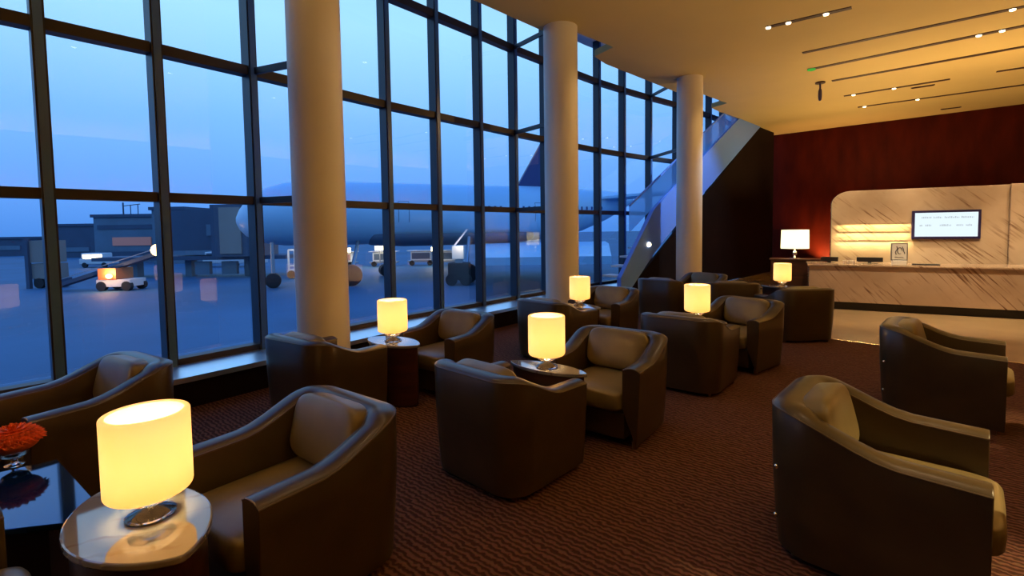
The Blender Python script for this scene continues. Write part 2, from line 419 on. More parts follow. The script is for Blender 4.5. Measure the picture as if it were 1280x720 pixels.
# ------------------------------------------------------------------ columns with their glazing struts
for nm, (x, y), rad, idx, lab in (('column', (-2.0, 5.2), .262, 2, 'nearest round white column rising between window and first armchairs'),
                             ('column', (.83, 8.2), .275, 7, 'middle round white column behind the second row of lamps'),
                             ('column', (3.93, 11.0), .272, 12, 'farthest round white column in front of the sloping staircase')):
    e = empty(nm, (x, y, 0)); tag(e, lab, 'column', kind='structure')
    MB().lathe([(rad, 0), (rad, Z_TOP if idx == 2 else Z_CEIL+.3)], 64).build('shaft', M['column'], e, smooth=True)
    MB().lathe([(rad+.012, 0), (rad+.012, .12), (rad, .125), (rad, .0)], 64).build('base_ring', M['steel'], e, smooth=True)
    mx, my = MUL[NL+idx]
    for z in (Z_A, Z_B, Z_C):
        if idx == 12 and z == Z_A: continue
        MB().bar((mx-x, my-y, z), (0, 0, z), .035, .07).build('strut', M['frame_dark'], e)

# ------------------------------------------------------------------ staircase rising along the far window
st0, st1 = Vector((2.30, 10.45, .0)), Vector((9.2, 17.45, 5.35))
sd = (st1-st0); run = Vector((sd.x, sd.y, 0)); nrm = Vector((-run.y, run.x, 0)).normalized()   # towards the glass
stair = empty('staircase', (st0.x, st0.y, 0)); tag(stair, 'white staircase with glass balustrade climbing to the ceiling beside far windows', 'staircase')
def sp(t, up_, off=0):  # point along the stair, relative to its root
    p = sd*t+nrm*off; return Vector((p.x, p.y, st0.z+sd.z*t+up_))
def slab(name, lo, hi, off0, off1, mat, t0=0., t1=1., n=14):
    mb = MB()
    for i in range(n):
        ta = t0+(t1-t0)*i/n; tb = t0+(t1-t0)*(i+1)/n
        vs = []
        for t in (ta, tb):
            for u_ in (lo(t), hi(t)):
                for o_ in (off0, off1): vs.append(sp(t, u_, o_))
        fs = [(0, 4, 6, 2), (1, 3, 7, 5), (0, 1, 5, 4), (2, 6, 7, 3)]
        if i == 0: fs.append((0, 2, 3, 1))
        if i == n-1: fs.append((4, 5, 7, 6))
        mb.add(vs, fs)
    return mb.build(name, mat, stair)
slab('stringer', lambda t: .30*min(1, t*6)-.02 if t < .2 else .28, lambda t: .30+.98*min(1, t*5+.25), 0, .1, M['stair_sky_blue'])
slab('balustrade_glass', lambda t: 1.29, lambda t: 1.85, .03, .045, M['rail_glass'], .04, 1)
slab('handrail', lambda t: 1.85, lambda t: 1.88, .015, .055, M['stair_sky_blue'], .04, 1)
tr = MB()
for i in range(28):
    t = (i+.5)/28.; p = sp(t, .55, .1); fr = frame((p.x, p.y, 0), (run.x, run.y))
    tr.box(-.17, .17, .0, .38, p.z-.10, p.z-.06, fr)
tr.build('treads', M['white'], stair)
lp = sp(.115, .60, -.02)
sl = MB().sellip(lp, (.055, .03, .055), 1, 1, 16, 8).build('step_light', M['spot'], stair); sl['label'] = 'small bright white step light'
# dark wall filling the space below the stair
mb = MB(); a = Vector((*st0.xy, 0))
mb.add([a+nrm*.03, st1.xy.to_3d()+nrm*.03, st1.xy.to_3d()+nrm*.03+Vector((0, 0, st1.z+.30)), a+nrm*.03+Vector((0, 0, .05)),
        a+nrm*.09, st1.xy.to_3d()+nrm*.09, st1.xy.to_3d()+nrm*.09+Vector((0, 0, st1.z+.30)), a+nrm*.09+Vector((0, 0, .05))],
       [(0, 1, 2, 3), (7, 6, 5, 4), (3, 2, 6, 7), (0, 4, 5, 1), (1, 5, 6, 2), (0, 3, 7, 4)])
tag(mb.build('wall_under_stair', M['dark_wall']), kind='structure')

# ------------------------------------------------------------------ armchairs
CW, CD, HB, HA = .82, .72, .745, .60
def chair_path(inset, r, n=10):
    """U from front-left round the back to front-right; returns (x, y) list"""
    x = CW/2-inset; yb = CD/2-inset; yf = -CD/2; r = max(.03, r-inset)
    pts = [(-x, yf+(yb-r-yf)*i/8) for i in range(9)]
    pts += [(-x+r-r*math.cos(a), yb-r+r*math.sin(a)) for a in [PI/2*k/n for k in range(1, n+1)]]
    pts += [(-x+r+(2*x-2*r)*i/8, yb) for i in range(1, 8)]
    pts += [(x-r+r*math.sin(a), yb-r+r*math.cos(a)) for a in [PI/2*k/n for k in range(0, n+1)]]
    pts += [(x, yb-r+(yf-yb+r)*i/8) for i in range(1, 9)]
    return pts
def top_h(y):   # height of the shell for a given plan depth: arms sweep up into the back
    t = (y+CD/2)/CD
    s = min(1, max(0, (t-.34)/.58)); s = s*s*(3-2*s)
    return HA+.02*t+(HB-HA-.02)*s
def make_chair(name='lounge_armchair', wide=0.):
    e = empty(name)
    T = .135
    o_ = chair_path(0, .20); i_ = chair_path(T, .20)
    n = len(o_); mb = MB(); K = 8
    rows = []
    for k in range(n):
        ox, oy = o_[k]; ix, iy = i_[k]; h = top_h(min(oy, iy) if oy > .1 else oy)
        h = top_h(oy)
        row = []
        for z, inw in ((.035, .030), (.25, .014), (.45, .004)):
            row.append((ox+(ix-ox)*inw/T, oy+(iy-oy)*inw/T, z))
        for q in range(K+1):
            a = PI*q/K; u = .5-.5*math.cos(a); dz = math.sin(a)*.030
            bulge = -.01 if q == 0 else 0
            row.append((ox+(ix-ox)*u, oy+(iy-oy)*u, h-.030+dz))
        row.append((ix, iy, .30))
        rows.append(row)
    m = len(rows[0])
    vs = [v for r_ in rows for v in r_]; fs = []
    for k in range(n-1):
        for j in range(m-1): fs.append((k*m+j, (k+1)*m+j, (k+1)*m+j+1, k*m+j+1))
        fs.append((k*m+m-1, (k+1)*m+m-1, (k+1)*m, k*m))
    fs.append(tuple(range(m))); fs.append(tuple(range((n-1)*m, n*m))[::-1])
    mb.add(vs, fs)
    sh = mb.build('shell', M['leather'], e, smooth=True, bevel=.008, seg=2)
    # piping along the outer and inner top edge
    pts = [Vector((x+(ix-x)*.03, y+(iy-y)*.03, top_h(y)-.024)) for (x, y), (ix, iy) in zip(o_, i_)]
    MB().tube(pts, .0055, 6).build('piping', M['piping'], e, smooth=True)
    pts = [Vector((x+(ix-x)*.97, y+(iy-y)*.97, top_h(y)-.024)) for (x, y), (ix, iy) in zip(o_, i_)]
    MB().tube(pts, .0055, 6).build('piping', M['piping'], e, smooth=True)
    # base box under the seat
    MB().box(-CW/2+T-.01, CW/2-T+.01, -CD/2+.015, CD/2-T, .06, .262).build('seat_base', M['leather'], e, bevel=.012)
    # seat cushion, its front bulging past the arms
    def pf(v):
        v = v.copy(); v.z += .018*(1-(v.x/.31)**2)*(1 if v.z > 0 else 0); return v
    MB().sellip((0, -.075, .335), (CW/2-T+.004, .33, .08), .38, .25, 48, 16, puff=pf).build('seat_cushion', M['leather_light'], e, smooth=True)
    # back cushion leaning against the shell
    rot = Matrix.Rotation(R(-13), 3, 'X')
    MB().sellip((0, CD/2-T-.05, .592), (.268, .075, .165), .45, .38, 44, 18, rot=rot).build('back_cushion', M['leather_light'], e, smooth=True)
    for sx in (-1, 1):
        for sy in (-1, 1):
            x, y = sx*(CW/2-(.11 if sy > 0 else .06)), (CD/2-.12 if sy > 0 else -CD/2+.06)
            MB().lathe([(.018, 0), (.026, .06)], 14, (x, y, 0)).build('leg', M['leg'], e, smooth=True)
    for z in (.20, .44):
        MB().sellip((-CW/2+.055, CD/2-.05, z), (.010, .010, .012), 1, 1, 10, 6).build('stud', M['stud'], e, smooth=True)
        MB().sellip((CW/2-.055, CD/2-.05, z), (.010, .010, .012), 1, 1, 10, 6).build('stud', M['stud'], e, smooth=True)
    return e

GC = 'leather lounge armchairs'
CH = [
 (-1.045, 2.32, -37, 'brown leather armchair with lit cushion behind the nearest table lamp'),
 (-2.79, 3.20, -31, 'brown leather armchair by the window at far left, beyond the black table'),
 (-1.65, 4.25, 147, 'dark armchair seen from behind at the foot of the nearest column'),
 (-.655, 5.02, -36, 'brown armchair facing the camera by the window, right of the second lamp'),
 (-.062, 3.238, 137, 'dark armchair seen from behind in the middle foreground, under the centre lamp'),
 (.775, 3.965, -37, 'tan-lit armchair facing the camera to the right of the centre lamp'),
 (.52, 6.15, 136, 'dark armchair seen from behind near the foot of the middle column'),
 (1.33, 7.02, -40, 'pale-topped armchair beyond the lamp at the middle column, facing camera'),
 (1.77, 4.99, 140, 'dark armchair seen from behind in front of the lamp right of centre'),
 (2.64, 5.73, -53, 'armchair turned left, just right of the lamp right of centre'),
 (2.62, 8.42, 134, 'dark armchair seen from behind at the foot of the farthest column, left side'),
 (3.42, 9.00, -50, 'small distant armchair facing camera, right of the farthest column'),
 (4.02, 7.00, 183, 'black-looking armchair with its back to the camera before the reception desk'),
 (3.44, 7.82, 165, 'dim armchair back between the farthest column and the black-looking armchair'),
 (3.63, 4.16, 46, 'armchair facing right on the aisle, second one back beside the stone floor'),
 (1.76, 2.36, 47, 'large dark armchair facing right in the right foreground'),
 (-1.86, 1.30, 143, 'brown armchair cut off by the lower left corner of the photo'),
]
proto = make_chair()
for i, (x, y, a, lab) in enumerate(CH):
    o = proto if i == 0 else copy_tree(proto)
    o.location = (x, y, 0); o.rotation_euler = (0, 0, R(a)); tag(o, lab, 'armchair', GC)
    o.scale = (1, {0: 1.05, 1: 1.10, 14: 1.10, 15: 1.12}.get(i, 1.0), 1)

for o in [o for o in bpy.data.objects if o.name.split('.')[0] == 'stud' and o.parent and o.parent['label'] not in (CH[14][3], CH[15][3])]:
    bpy.data.objects.remove(o)
# ------------------------------------------------------------------ side tables and lamps
def lens(a, b, n=28, e=.72):
    pts = []
    for k in range(n+1):
        u = -math.cos(PI*k/n); pts.append((a*u, -b*max(0, 1-u*u)**e))
    for k in range(1, n):
        u = math.cos(PI*k/n); pts.append((a*u, b*max(0, 1-u*u)**e))
    return pts
ZT = .57
def make_table(a=.335, b=.172):
    e = empty('side_table')
    MB().prism(lens(a, b), ZT-.025, ZT).build('table_top', M['table_marble'], e, bevel=.006)
    MB().prism(lens(a*.93, b*.90), .02, ZT-.025).build('drum_base', M['table_wood'], e, smooth=True)
    MB().prism(lens(a*.89, b*.85), 0, .02).build('plinth', M['plinth'], e)
    return e
TB = [
 (-1.37, 1.75, -35, 'marble-topped side table carrying the nearest lamp, lower left', 'nearest, largest glowing yellow table lamp, lower left'),
 (-1.13, 4.62, -35, 'marble side table with lamp beside the window, right of the nearest column', 'glowing yellow lamp against the window, right of the nearest column'),
 (.25, 3.665, -36, 'marble side table between two armchairs in the centre of the lounge', 'glowing yellow lamp at the centre of the photo'),
 (.90, 6.60, -45, 'marble side table with lamp at the middle column', 'small glowing lamp in front of the middle column foot'),
 (2.06, 5.50, -45, 'marble side table with lamp between the two armchairs right of centre', 'glowing lamp right of centre, showing above a dark chair back'),
 (4.62, 8.45, -40, 'marble side table just left of the reception desk', 'small glowing lamp just left of the marble reception desk'),
 (-3.25, 2.77, -35, 'marble side table at the left edge of the photo', 'glowing table lamp standing just beyond the left edge of the photo'),
 (2.42, 1.70, 47, 'marble side table in front of the right foreground armchair', 'glowing table lamp just beyond the right edge, before the foreground armchair'),
 (4.22, 3.48, 47, 'marble side table in front of the second aisle armchair', 'glowing table lamp just beyond the right edge, before the second aisle armchair'),
]
def make_lamp():
    e = empty('table_lamp')
    MB().lathe([(.060, 0), (.078, .003), (.080, .008), (.060, .020), (.030, .032), (.022, .038), (.034, .046), (.066, .062), (.074, .070), (.060, .078)], 36).build('crystal_foot', M['crystal'], e, smooth=True)
    MB().lathe([(.012, .078), (.012, .11)], 16).build('stem', M['chrome'], e, smooth=True)
    r, z0, z1 = .137, .092, .390
    rd = .022
    prof = [(r-.05, z0)]
    prof += [(r-rd+rd*math.sin(a), z0+rd-rd*math.cos(a)) for a in [PI/2*k/6 for k in range(7)]]
    prof += [(r, z0+(z1-z0)*k/8) for k in range(1, 8)]
    prof += [(r-rd*.5+rd*.5*math.cos(a), z1-rd*.5+rd*.5*math.sin(a)) for a in [PI/2*k/5 for k in range(6)]]
    prof += [(r-.020, z1-.004), (r-.008, z1-.02), (r-.008, z0+.03), (r-.04, z0+.008)]
    MB().lathe(prof, 56, close=True).build('lamp_shade', M['shade'], e, smooth=True)
    MB().sellip((0, 0, .19), (.022, .022, .034), 1, 1, 16, 10).build('bulb', M['bulb'], e, smooth=True)
    MB().lathe([(.008, .10), (.011, .160)], 12).build('socket', M['chrome'], e, smooth=True)
    return e
def bulb_light(x, y, z, power, col=(1, .68, .25), rad=.05, name='bulb_light'):
    l = bpy.data.lights.new(name, 'POINT'); l.energy = power; l.color = col; l.shadow_soft_size = rad
    o = bpy.data.objects.new(name, l); COL.objects.link(o); o.location = (x, y, z); return o
tproto = make_table(); lproto = make_lamp()
for i, (x, y, a, lt, ll) in enumerate(TB):
    t = tproto if i == 0 else copy_tree(tproto)
    t.scale = (1.10, 1.22, 1) if i == 0 else (1, .68, 1) if i == 2 else (1, 1, 1)
    t.location = (x, y, 0); t.rotation_euler = (0, 0, R(a)); tag(t, lt, 'side table', 'marble side tables')
    l = lproto if i == 0 else copy_tree(lproto)
    l.location = (x+(.03 if i == 0 else 0), y+(.02 if i == 0 else 0), ZT); tag(l, ll, 'table lamp', 'glowing table lamps')
    p = 70 if i == 7 else 24 if i == 8 else 15.0
    bulb_light(x+(.03 if i == 0 else 0), y+(.02 if i == 0 else 0), ZT+.215, p)

# ------------------------------------------------------------------ black coffee table and flower
poly = [(-1.80, 1.93), (-1.83, 2.10), (-2.36, 2.50), (-2.95, 2.02), (-2.60, 1.55), (-2.05, 1.88)]
ct = empty('coffee_table', (-2.3, 2.05, 0)); tag(ct, 'glossy black low table mirroring the blue window, lower left', 'coffee table')
pl = [(x+2.3, y-2.05) for x, y in poly]
MB().prism(pl, .425, .45).build('table_top', M['gloss_blue_reflection'], ct, bevel=.004)
MB().prism([(x*.8, y*.8) for x, y in pl], .0, .425).build('base', M['plinth'], ct)
fl = empty('flower_bowl', (-2.52, 2.44, .45)); tag(fl, 'red-orange flower head in a low glass on the black table', 'flower')
MB().lathe([(.035, 0), (.04, .004), (.014, .012), (.012, .03), (.05, .05), (.062, .075), (.058, .076), (.045, .054), (.0, .04)], 28).build('glass_cup', M['crystal'], fl, smooth=True)
pb = MB()
for ring in range(8):
    el = R(2+ring*11.5); nn = max(6, int(26*math.cos(el)))
    for k in range(nn):
        az = 2*PI*(k+.5*(ring % 2))/nn; d = Vector((math.cos(az)*math.cos(el), math.sin(az)*math.cos(el), math.sin(el)*.52))
        c = d*.098; s_ = Vector((-math.sin(az), math.cos(az), 0)); n_ = d.normalized(); u_ = n_.cross(s_)
        w = .013; l = .022
        c += Vector((0, 0, .075)); sgn = random.uniform(.85, 1.15)
        pb.add([c-s_*w*.6-n_*.02, c+s_*w*.6-n_*.02, c+s_*w-u_*0+n_*.004, c+n_*l*sgn*.8-u_*.006, c-s_*w+n_*.004, c-n_*.016+u_*.012],
               [(0, 1, 2, 3, 4), (0, 5, 1), (1, 5, 3, 2), (0, 4, 3, 5)])
pb.sellip((0, 0, .075), (.094, .094, .048), 1, 1, 30, 12)
bo = pb.build('blossom', M['petal'], fl); bo.location.z = .03; bo.scale = (1.12, 1.12, 1.3)

# ------------------------------------------------------------------ reception
D0 = Vector((5.78, 9.62)); DD = Vector((2.65, -1.48)).normalized(); DL = 5.6
desk = empty('reception_desk', (D0.x, D0.y, 0), math.atan2(DD.y, DD.x)); tag(desk, 'long veined marble reception desk at the far right', 'reception desk')
# local X along the front to the right, local Y away from the lounge
MB().box(0, DL, .0, .05, .14, .815).build('front_panel', M['desk_marble'], desk, bevel=.004)
MB().box(0, .05, .051, .80, .14, .815).build('end_panel', M['desk_marble'], desk, bevel=.004)
MB().box(-.03, DL, -.03, .82, .816, .85).build('counter_top', M['desk_marble'], desk, bevel=.006)
MB().box(.06, DL, .10, .78, -.012, .139).build('plinth', M['plinth'], desk)
def on_desk(name, lx, ly, label, cat, group=None, rz=0):
    p = D0+DD*lx+Vector((-DD.y, DD.x))*ly
    e = empty(name, (p.x, p.y, .85), math.atan2(DD.y, DD.x)+rz); tag(e, label, cat, group); return e
# freestanding marble wall behind the desk
W0 = Vector((6.86, 10.66)); WL = 4.6
mw = empty('marble_screen_wall', (W0.x, W0.y, 0), math.atan2(DD.y, DD.x)); tag(mw, 'tall freestanding marble wall with a rounded corner behind the reception desk', 'screen wall')
def rounded_panel(x0, x1, zt, r):
    pts = [(x0, -.012)]; pts += [(x0+r-r*math.cos(a), zt-r*.8+r*.8*math.sin(a)) for a in [PI/2*k/10 for k in range(11)]]
    pts += [(x1, zt), (x1, -.012)]; return pts
def panel(name, pts, y0, y1, mat, par, **k):
    n = len(pts); vs = [(x, y0, z) for x, z in pts]+[(x, y1, z) for x, z in pts]
    return MB().add(vs, [tuple(range(n)), tuple(range(n, 2*n))[::-1]]+[(i, n+i, n+(i+1) % n, (i+1) % n) for i in range(n)]).build(name, mat, par, **k)
panel('marble_slab', rounded_panel(0, 2.80, 2.31, .34), 0, .30, M['wall_marble'], mw, bevel=.01)
panel('marble_slab', [(2.802, -.012), (2.802, 2.32), (WL, 2.32), (WL, -.012)], -.06, .30, M['wall_marble'], mw, bevel=.01)
for z in (1.62, 1.44, 1.26):
    MB().box(.16, 1.30, -.10, -.001, z, z+.014).build('ledge', M['wall_marble'], mw)
# display screen
sx0, sx1, sz0, sz1 = 1.36, 2.40, 1.30, 1.86
wd = empty('wall_display', tuple((W0+DD*((sx0+sx1)/2)+Vector((DD.y, -DD.x))*.03).to_3d()+Vector((0, 0, (sz0+sz1)/2))), math.atan2(DD.y, DD.x))
tag(wd, 'bright white flat display with blue frame on the marble wall', 'display')
hw, hh = (sx1-sx0)/2, (sz1-sz0)/2
MB().box(-hw, hw, -.02, .028, -hh, hh).build('bezel', M['bezel'], wd, bevel=.004)
sc_ = MB().box(-hw+.045, hw-.045, -.024, -.0201, -hh+.045, hh-.045).build('screen', M['screen'], wd)
tx = MB(); random.seed(3)
def words(z, h, spans):
    for a, b in spans:
        x = a
        while x < b:
            w = random.uniform(.010, .02); tx.box(x, min(b, x+w), -.027, -.0245, z, z+h*random.uniform(.6, 1)); x += w+random.uniform(.006, .012)
words(.125, .035, [(-.37, -.22), (-.19, -.06), (-.02, .20), (.23, .41)])
words(-.03, .04, [(-.40, -.36), (-.31, -.22), (-.09, .08), (.16, .26), (.30, .39)])
tx.build('writing', M['screen_text'], sc_)
# things on the desk
for lx, w, lab in ((.36, .30, 'dark low monitor back at the left end of the reception desk'), (1.02, .42, 'wider dark monitor back between the cups and the framed sign')):
    mo = on_desk('computer_monitor', lx, .55, lab, 'monitor', 'reception monitors')
    MB().box(-w/2, w/2, -.01, .02, .025, .115).build('screen_back', M['black'], mo, bevel=.006)
    MB().box(-.03, .03, -.0, .015, .004, .03).build('stand', M['black'], mo)
    MB().box(-w*.3, w*.3, -.06, .06, 0, .006).build('foot', M['black'], mo)
cu = [( .60, .36), (.68, .40), (.76, .36), (.64, .47), (.72, .48)]
for i, (lx, ly) in enumerate(cu):
    c = on_desk('coffee_cup', lx, ly, 'small cream cup in the cluster left of the framed sign on the desk', 'cup', 'cream cups on the desk')
    MB().lathe([(.018, 0), (.02, .004), (.034, .06), (.031, .06), (.018, .010), (.0, .008)], 20).build('cup_body', M['porcelain'], c, smooth=True)
    MB().tube([(.030, 0, .048), (.046, 0, .044), (.046, 0, .026), (.026, 0, .02)], .004, 8).build('handle', M['porcelain'], c, smooth=True)
fs_ = on_desk('framed_sign', 1.42, .20, 'small framed sign with black script standing on the reception desk', 'sign')
fs_.scale = (1.25, 1.25, 1.35)
MB().box(-.10, .10, -.010, .010, .06, .30).build('sign_frame', M['steel'], fs_, bevel=.003)
pn = MB().box(-.086, .086, -.0125, -.0101, .075, .285).build('panel', M['paper'], fs_)
wr = MB()
wr.tube([(-.035+.012*math.sin(k*.9), -.0145, .255-k*.016) for k in range(8)], .005, 6)
wr.tube([(.005+.028*math.cos(k*.75), -.0145, .195+.045*math.sin(k*.75)) for k in range(8)], .004, 6)
wr.tube([(.035+.004*k, -.0145, .250-.014*k-.01*math.sin(k*1.8)) for k in range(8)], .005, 6)
wr.tube([(-.055+.015*k, -.0145, .105+.004*math.sin(k*1.5)) for k in range(8)], .003, 6)
wr.build('writing', M['ink'], pn)
MB().box(-.085, .085, -.05, .05, 0, .06).build('stand', M['paper'], fs_, bevel=.004)
kb = on_desk('keyboard', 1.82, .30, 'thin dark keyboard lying on the desk right of the framed sign', 'keyboard')
MB().box(-.20, .20, -.06, .06, 0, .018).build('keyboard_body', M['black'], kb, bevel=.004)
kk = MB()
for r_ in range(4):
    for c_ in range(14): kk.box(-.19+c_*.027, -.168+c_*.027, -.05+r_*.026, -.03+r_*.026, .018, .022)
kk.build('keys', M['black'], kb)

# console table with drum lamp
cp = Vector((6.14, 10.72))
ctb = empty('console_table', (cp.x, cp.y, -.012), math.atan2(DD.y, DD.x)); tag(ctb, 'dark wooden console table left of the reception desk', 'console table')
MB().box(-.50, .50, -.22, .22, .87, .90).build('table_top', M['table_wood'], ctb, bevel=.004)
MB().box(-.47, .47, -.19, .19, .06, .87).build('cabinet', M['table_wood'], ctb, bevel=.004)
MB().box(-.45, .45, -.17, .17, 0, .06).build('plinth', M['plinth'], ctb)
dl = empty('drum_lamp', (cp.x-.02, cp.y, .888)); tag(dl, 'lamp with wide cream drum shade on the console table', 'table lamp')
MB().lathe([(.10, 0), (.10, .02), (.03, .035), (.02, .06), (.045, .10), (.045, .14), (.015, .18), (.012, .24)], 30).build('lamp_base', M['chrome'], dl, smooth=True)
MB().lathe([(.27, .22), (.262, .62), (.256, .62), (.264, .22)], 48, close=True).build('lamp_shade', M['shade_white'], dl, smooth=True)
MB().sellip((0, 0, .36), (.03, .03, .045), 1, 1, 16, 10).build('bulb', M['bulb'], dl, smooth=True)
bulb_light(cp.x-.02, cp.y, 1.33, 22, (1, .66, .32), .06)

# ------------------------------------------------------------------ ceiling slots and small ceiling fittings
SL = [((4.20, 8.29), (5.12, 7.59), .05, 'short dark ceiling light slot nearest the camera', [0.03, .28, .72]),
      ((5.51, 9.51), (9.4, 6.25), .05, 'first long dark ceiling light slot', [.55, .92]),
      ((6.22, 10.52), (10.4, 6.57), .06, 'second long dark ceiling light slot, green light at its end', [.45, .50]),
      ((7.25, 11.35), (11.9, 7.18), .06, 'third long dark ceiling light slot, beside a hanging fitting', [.78]),
      ((8.41, 12.68), (9.90, 11.34), .05, 'short ceiling slot ahead of the back wall, left piece', [.1, .5]),
      ((10.45, 10.84), (13.0, 8.80), .05, 'short ceiling slot ahead of the back wall, right piece', [.3]),
      ((9.60, 13.89), (13.6, 10.70), .05, 'last ceiling light slot, closest to the back wall', [.03, .25, .7, .95])]
for (a, b, w, lab, ls) in SL:
    a = Vector(a); b = Vector(b)
    e = empty('ceiling_light_slot', (a.x, a.y, Z_CEIL), math.atan2((b-a).y, (b-a).x)); L = (b-a).length
    tag(e, lab, 'ceiling light', 'ceiling light slots')
    MB().box(0, L, -w, w, -.012, 0).build('channel', M['slot'], e)
    for t in ls:
        MB().lathe([(.035, -.03), (.04, -.012)], 16, (L*t, 0, 0)).build('spotlight', M['spot'], e, smooth=True)
    if 'green' in lab:
        g = MB().lathe([(.07, -.03), (.08, -.012)], 16, (.06, 0, 0)).build('disc', M['green'], e, smooth=True); g['label'] = 'green indicator light'  # small green glowing disc at the end of the slot
hf = empty('ceiling_fitting', (7.05, 11.45, Z_CEIL)); tag(hf, 'small dark fitting hanging from the ceiling at the third slot', 'ceiling fitting')
MB().lathe([(.10, 0), (.10, -.03)], 20).build('mount_plate', M['slot'], hf)
MB().tube([(0, 0, -.03), (0, 0, -.16)], .02, 10).build('stem', M['bezel'], hf)
MB().sellip((0, 0, -.28), (.04, .04, .14), .7, 1, 16, 10).build('hanging_body', M['bezel'], hf, smooth=True)
for x, y, lab in ((12.4, 14.15, 'small dark ceiling vent nearest the back wall'), (9.75, 11.9, 'small dark ceiling vent between the two short slots')):
    v = MB().box(-.22, .22, -.04, .04, -.012, 0)
    for k in range(5): v.box(-.20, .20, -.034+k*.015, -.029+k*.015, -.02, -.012)
    o = v.build('ceiling_vent', M['slot'], None, loc=(x, y, Z_CEIL)); o.rotation_euler = (0, 0, R(-40)); tag(o, lab, 'vent')

# ------------------------------------------------------------------ outside
ZA = -3.05
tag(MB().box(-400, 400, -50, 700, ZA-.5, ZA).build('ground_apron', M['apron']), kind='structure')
# jetliner
AX0 = Vector((-23.3, 42.1, 3.3)); AD = Vector((.913, .408, 0)).normalized(); AN = Vector((AD.y, -AD.x, 0))  # AN: towards the lounge
jet = empty('jetliner', (AX0.x, AX0.y, ZA)); tag(jet, 'large white passenger jet with dark blue tail fin parked beyond the windows', 'aeroplane')
def J(s, n_, z): return AD*s+AN*n_+Vector((0, 0, z-ZA))
prof = [(0, .25, 2.7), (.25, .85, 2.72), (.7, 1.45, 2.8), (1.4, 1.98, 2.95), (2.4, 2.45, 3.1), (3.8, 2.76, 3.22), (6, 2.9, 3.3), (28, 2.9, 3.3), (31, 2.75, 3.4), (34, 2.35, 3.7), (37, 1.75, 4.2), (39.5, 1.1, 4.7), (41, .45, 5.0)]
mb = MB(); n = 40; vs = []
for s_, r_, zc in prof:
    for k in range(n):
        t = 2*PI*k/n; vs.append(J(s_, r_*math.cos(t), zc+r_*math.sin(t)))
fs = [(i*n+k, i*n+(k+1) % n, (i+1)*n+(k+1) % n, (i+1)*n+k) for i in range(len(prof)-1) for k in range(n)]+[tuple(range(n)), tuple(range((len(prof)-1)*n, len(prof)*n))[::-1]]
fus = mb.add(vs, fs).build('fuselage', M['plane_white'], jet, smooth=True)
wn = MB()
for k in range(46):
    s_ = 7+k*.62
    if k % 11 == 5: continue
    z = 3.75; nn_ = math.sqrt(2.9**2-.45**2)+.01
    p = J(s_, nn_, z); wn.add([p-AD*.11+Vector((0, 0, -.17)), p+AD*.11+Vector((0, 0, -.17)), p+AD*.11+Vector((0, 0, .17)), p-AD*.11+Vector((0, 0, .17))], [(0, 1, 2, 3)])
wn.build('cabin_windows', M['plane_fin'], fus)
dr = MB()
for s_ in (5.6, 13.6, 27.4):
    for q in range(10):
        pass
    z0, z1 = 2.4, 4.3
    for (sa, sb, za, zb) in ((s_-.5, s_-.45, z0, z1), (s_+.45, s_+.5, z0, z1), (s_-.5, s_+.5, z1-.05, z1)):
        rr_ = 2.9 if s_ > 8 else 2.72
        def nz(z): return math.sqrt(max(.1, rr_**2-(z-3.28)**2))+.012
        for q in range(6):
            a_ = za+(zb-za)*q/6; b_ = za+(zb-za)*(q+1)/6
            dr.add([J(sa, nz(a_), a_), J(sb, nz(a_), a_), J(sb, nz(b_), b_), J(sa, nz(b_), b_)], [(0, 1, 2, 3)])
dr.build('door_outline', M['plane_grey'], fus)
mb = MB(); 
for (s_, w0) in ((1.9, .5),):
    for k in range(3):
        a0 = R(38-k*0); 
        s0 = 1.35+k*.62
        rr_ = 1.45+k*.33; zc = 2.58+k*.14
        p = [J(s0, rr_*math.cos(R(30)), zc+rr_*math.sin(R(30))+.02), J(s0+.5, (rr_+.27)*math.cos(R(30)), zc+.1+(rr_+.27)*math.sin(R(30))+.02),
             J(s0+.5, (rr_+.27)*math.cos(R(52)), zc+.1+(rr_+.27)*math.sin(R(52))+.02), J(s0, rr_*math.cos(R(52)), zc+rr_*math.sin(R(52))+.02)]
        mb.add(p, [(0, 1, 2, 3)])
mb.build('cockpit_glass', M['plane_fin'], fus)
def plate(name, outline, thick, axis, mat, par):
    n = len(outline); h = axis*thick/2
    vs = [p-h for p in outline]+[p+h for p in outline]
    return MB().add(vs, [tuple(range(n))[::-1], tuple(range(n, 2*n))]+[(i, (i+1) % n, n+(i+1) % n, n+i) for i in range(n)]).build(name, mat, par)
plate('tail_fin', [J(25.2, 0, 6.0), J(26.3, 0, 6.3), J(31.9, 0, 15.4), J(32.6, 0, 15.4), J(32.6, 0, 6.0)], .35, AN, M['plane_fin'], jet)
def W(x, y, z): return Vector((x-AX0.x, y-AX0.y, z-ZA))
wg = MB(); wt = [[W(-3.2, 50, .25), W(9.7, 51.5, .25)], [W(-2.8, 44, .25), W(8.6, 44, .25)], [W(-1.5, 26.4, .12), W(5.3, 26.4, .12)]]
for q in range(2):
    a_, b_, c_, d_ = wt[q][0], wt[q][1], wt[q+1][1], wt[q+1][0]; h_ = Vector((0, 0, .42))
    wg.add([a_, b_, c_, d_, a_-h_, b_-h_, c_-h_, d_-h_], [(3, 2, 1, 0), (4, 5, 6, 7), (0, 1, 5, 4), (1, 2, 6, 5), (2, 3, 7, 6), (3, 0, 4, 7)])
wg.build('wing', M['plane_white'], jet)
plate('tailplane', [J(35.0, 1.0, 4.9), J(39, .8, 4.9), J(42.0, 9.5, 5.3), J(40.3, 9.5, 5.3)], .25, Vector((0, 0, 1)), M['plane_white'], jet)
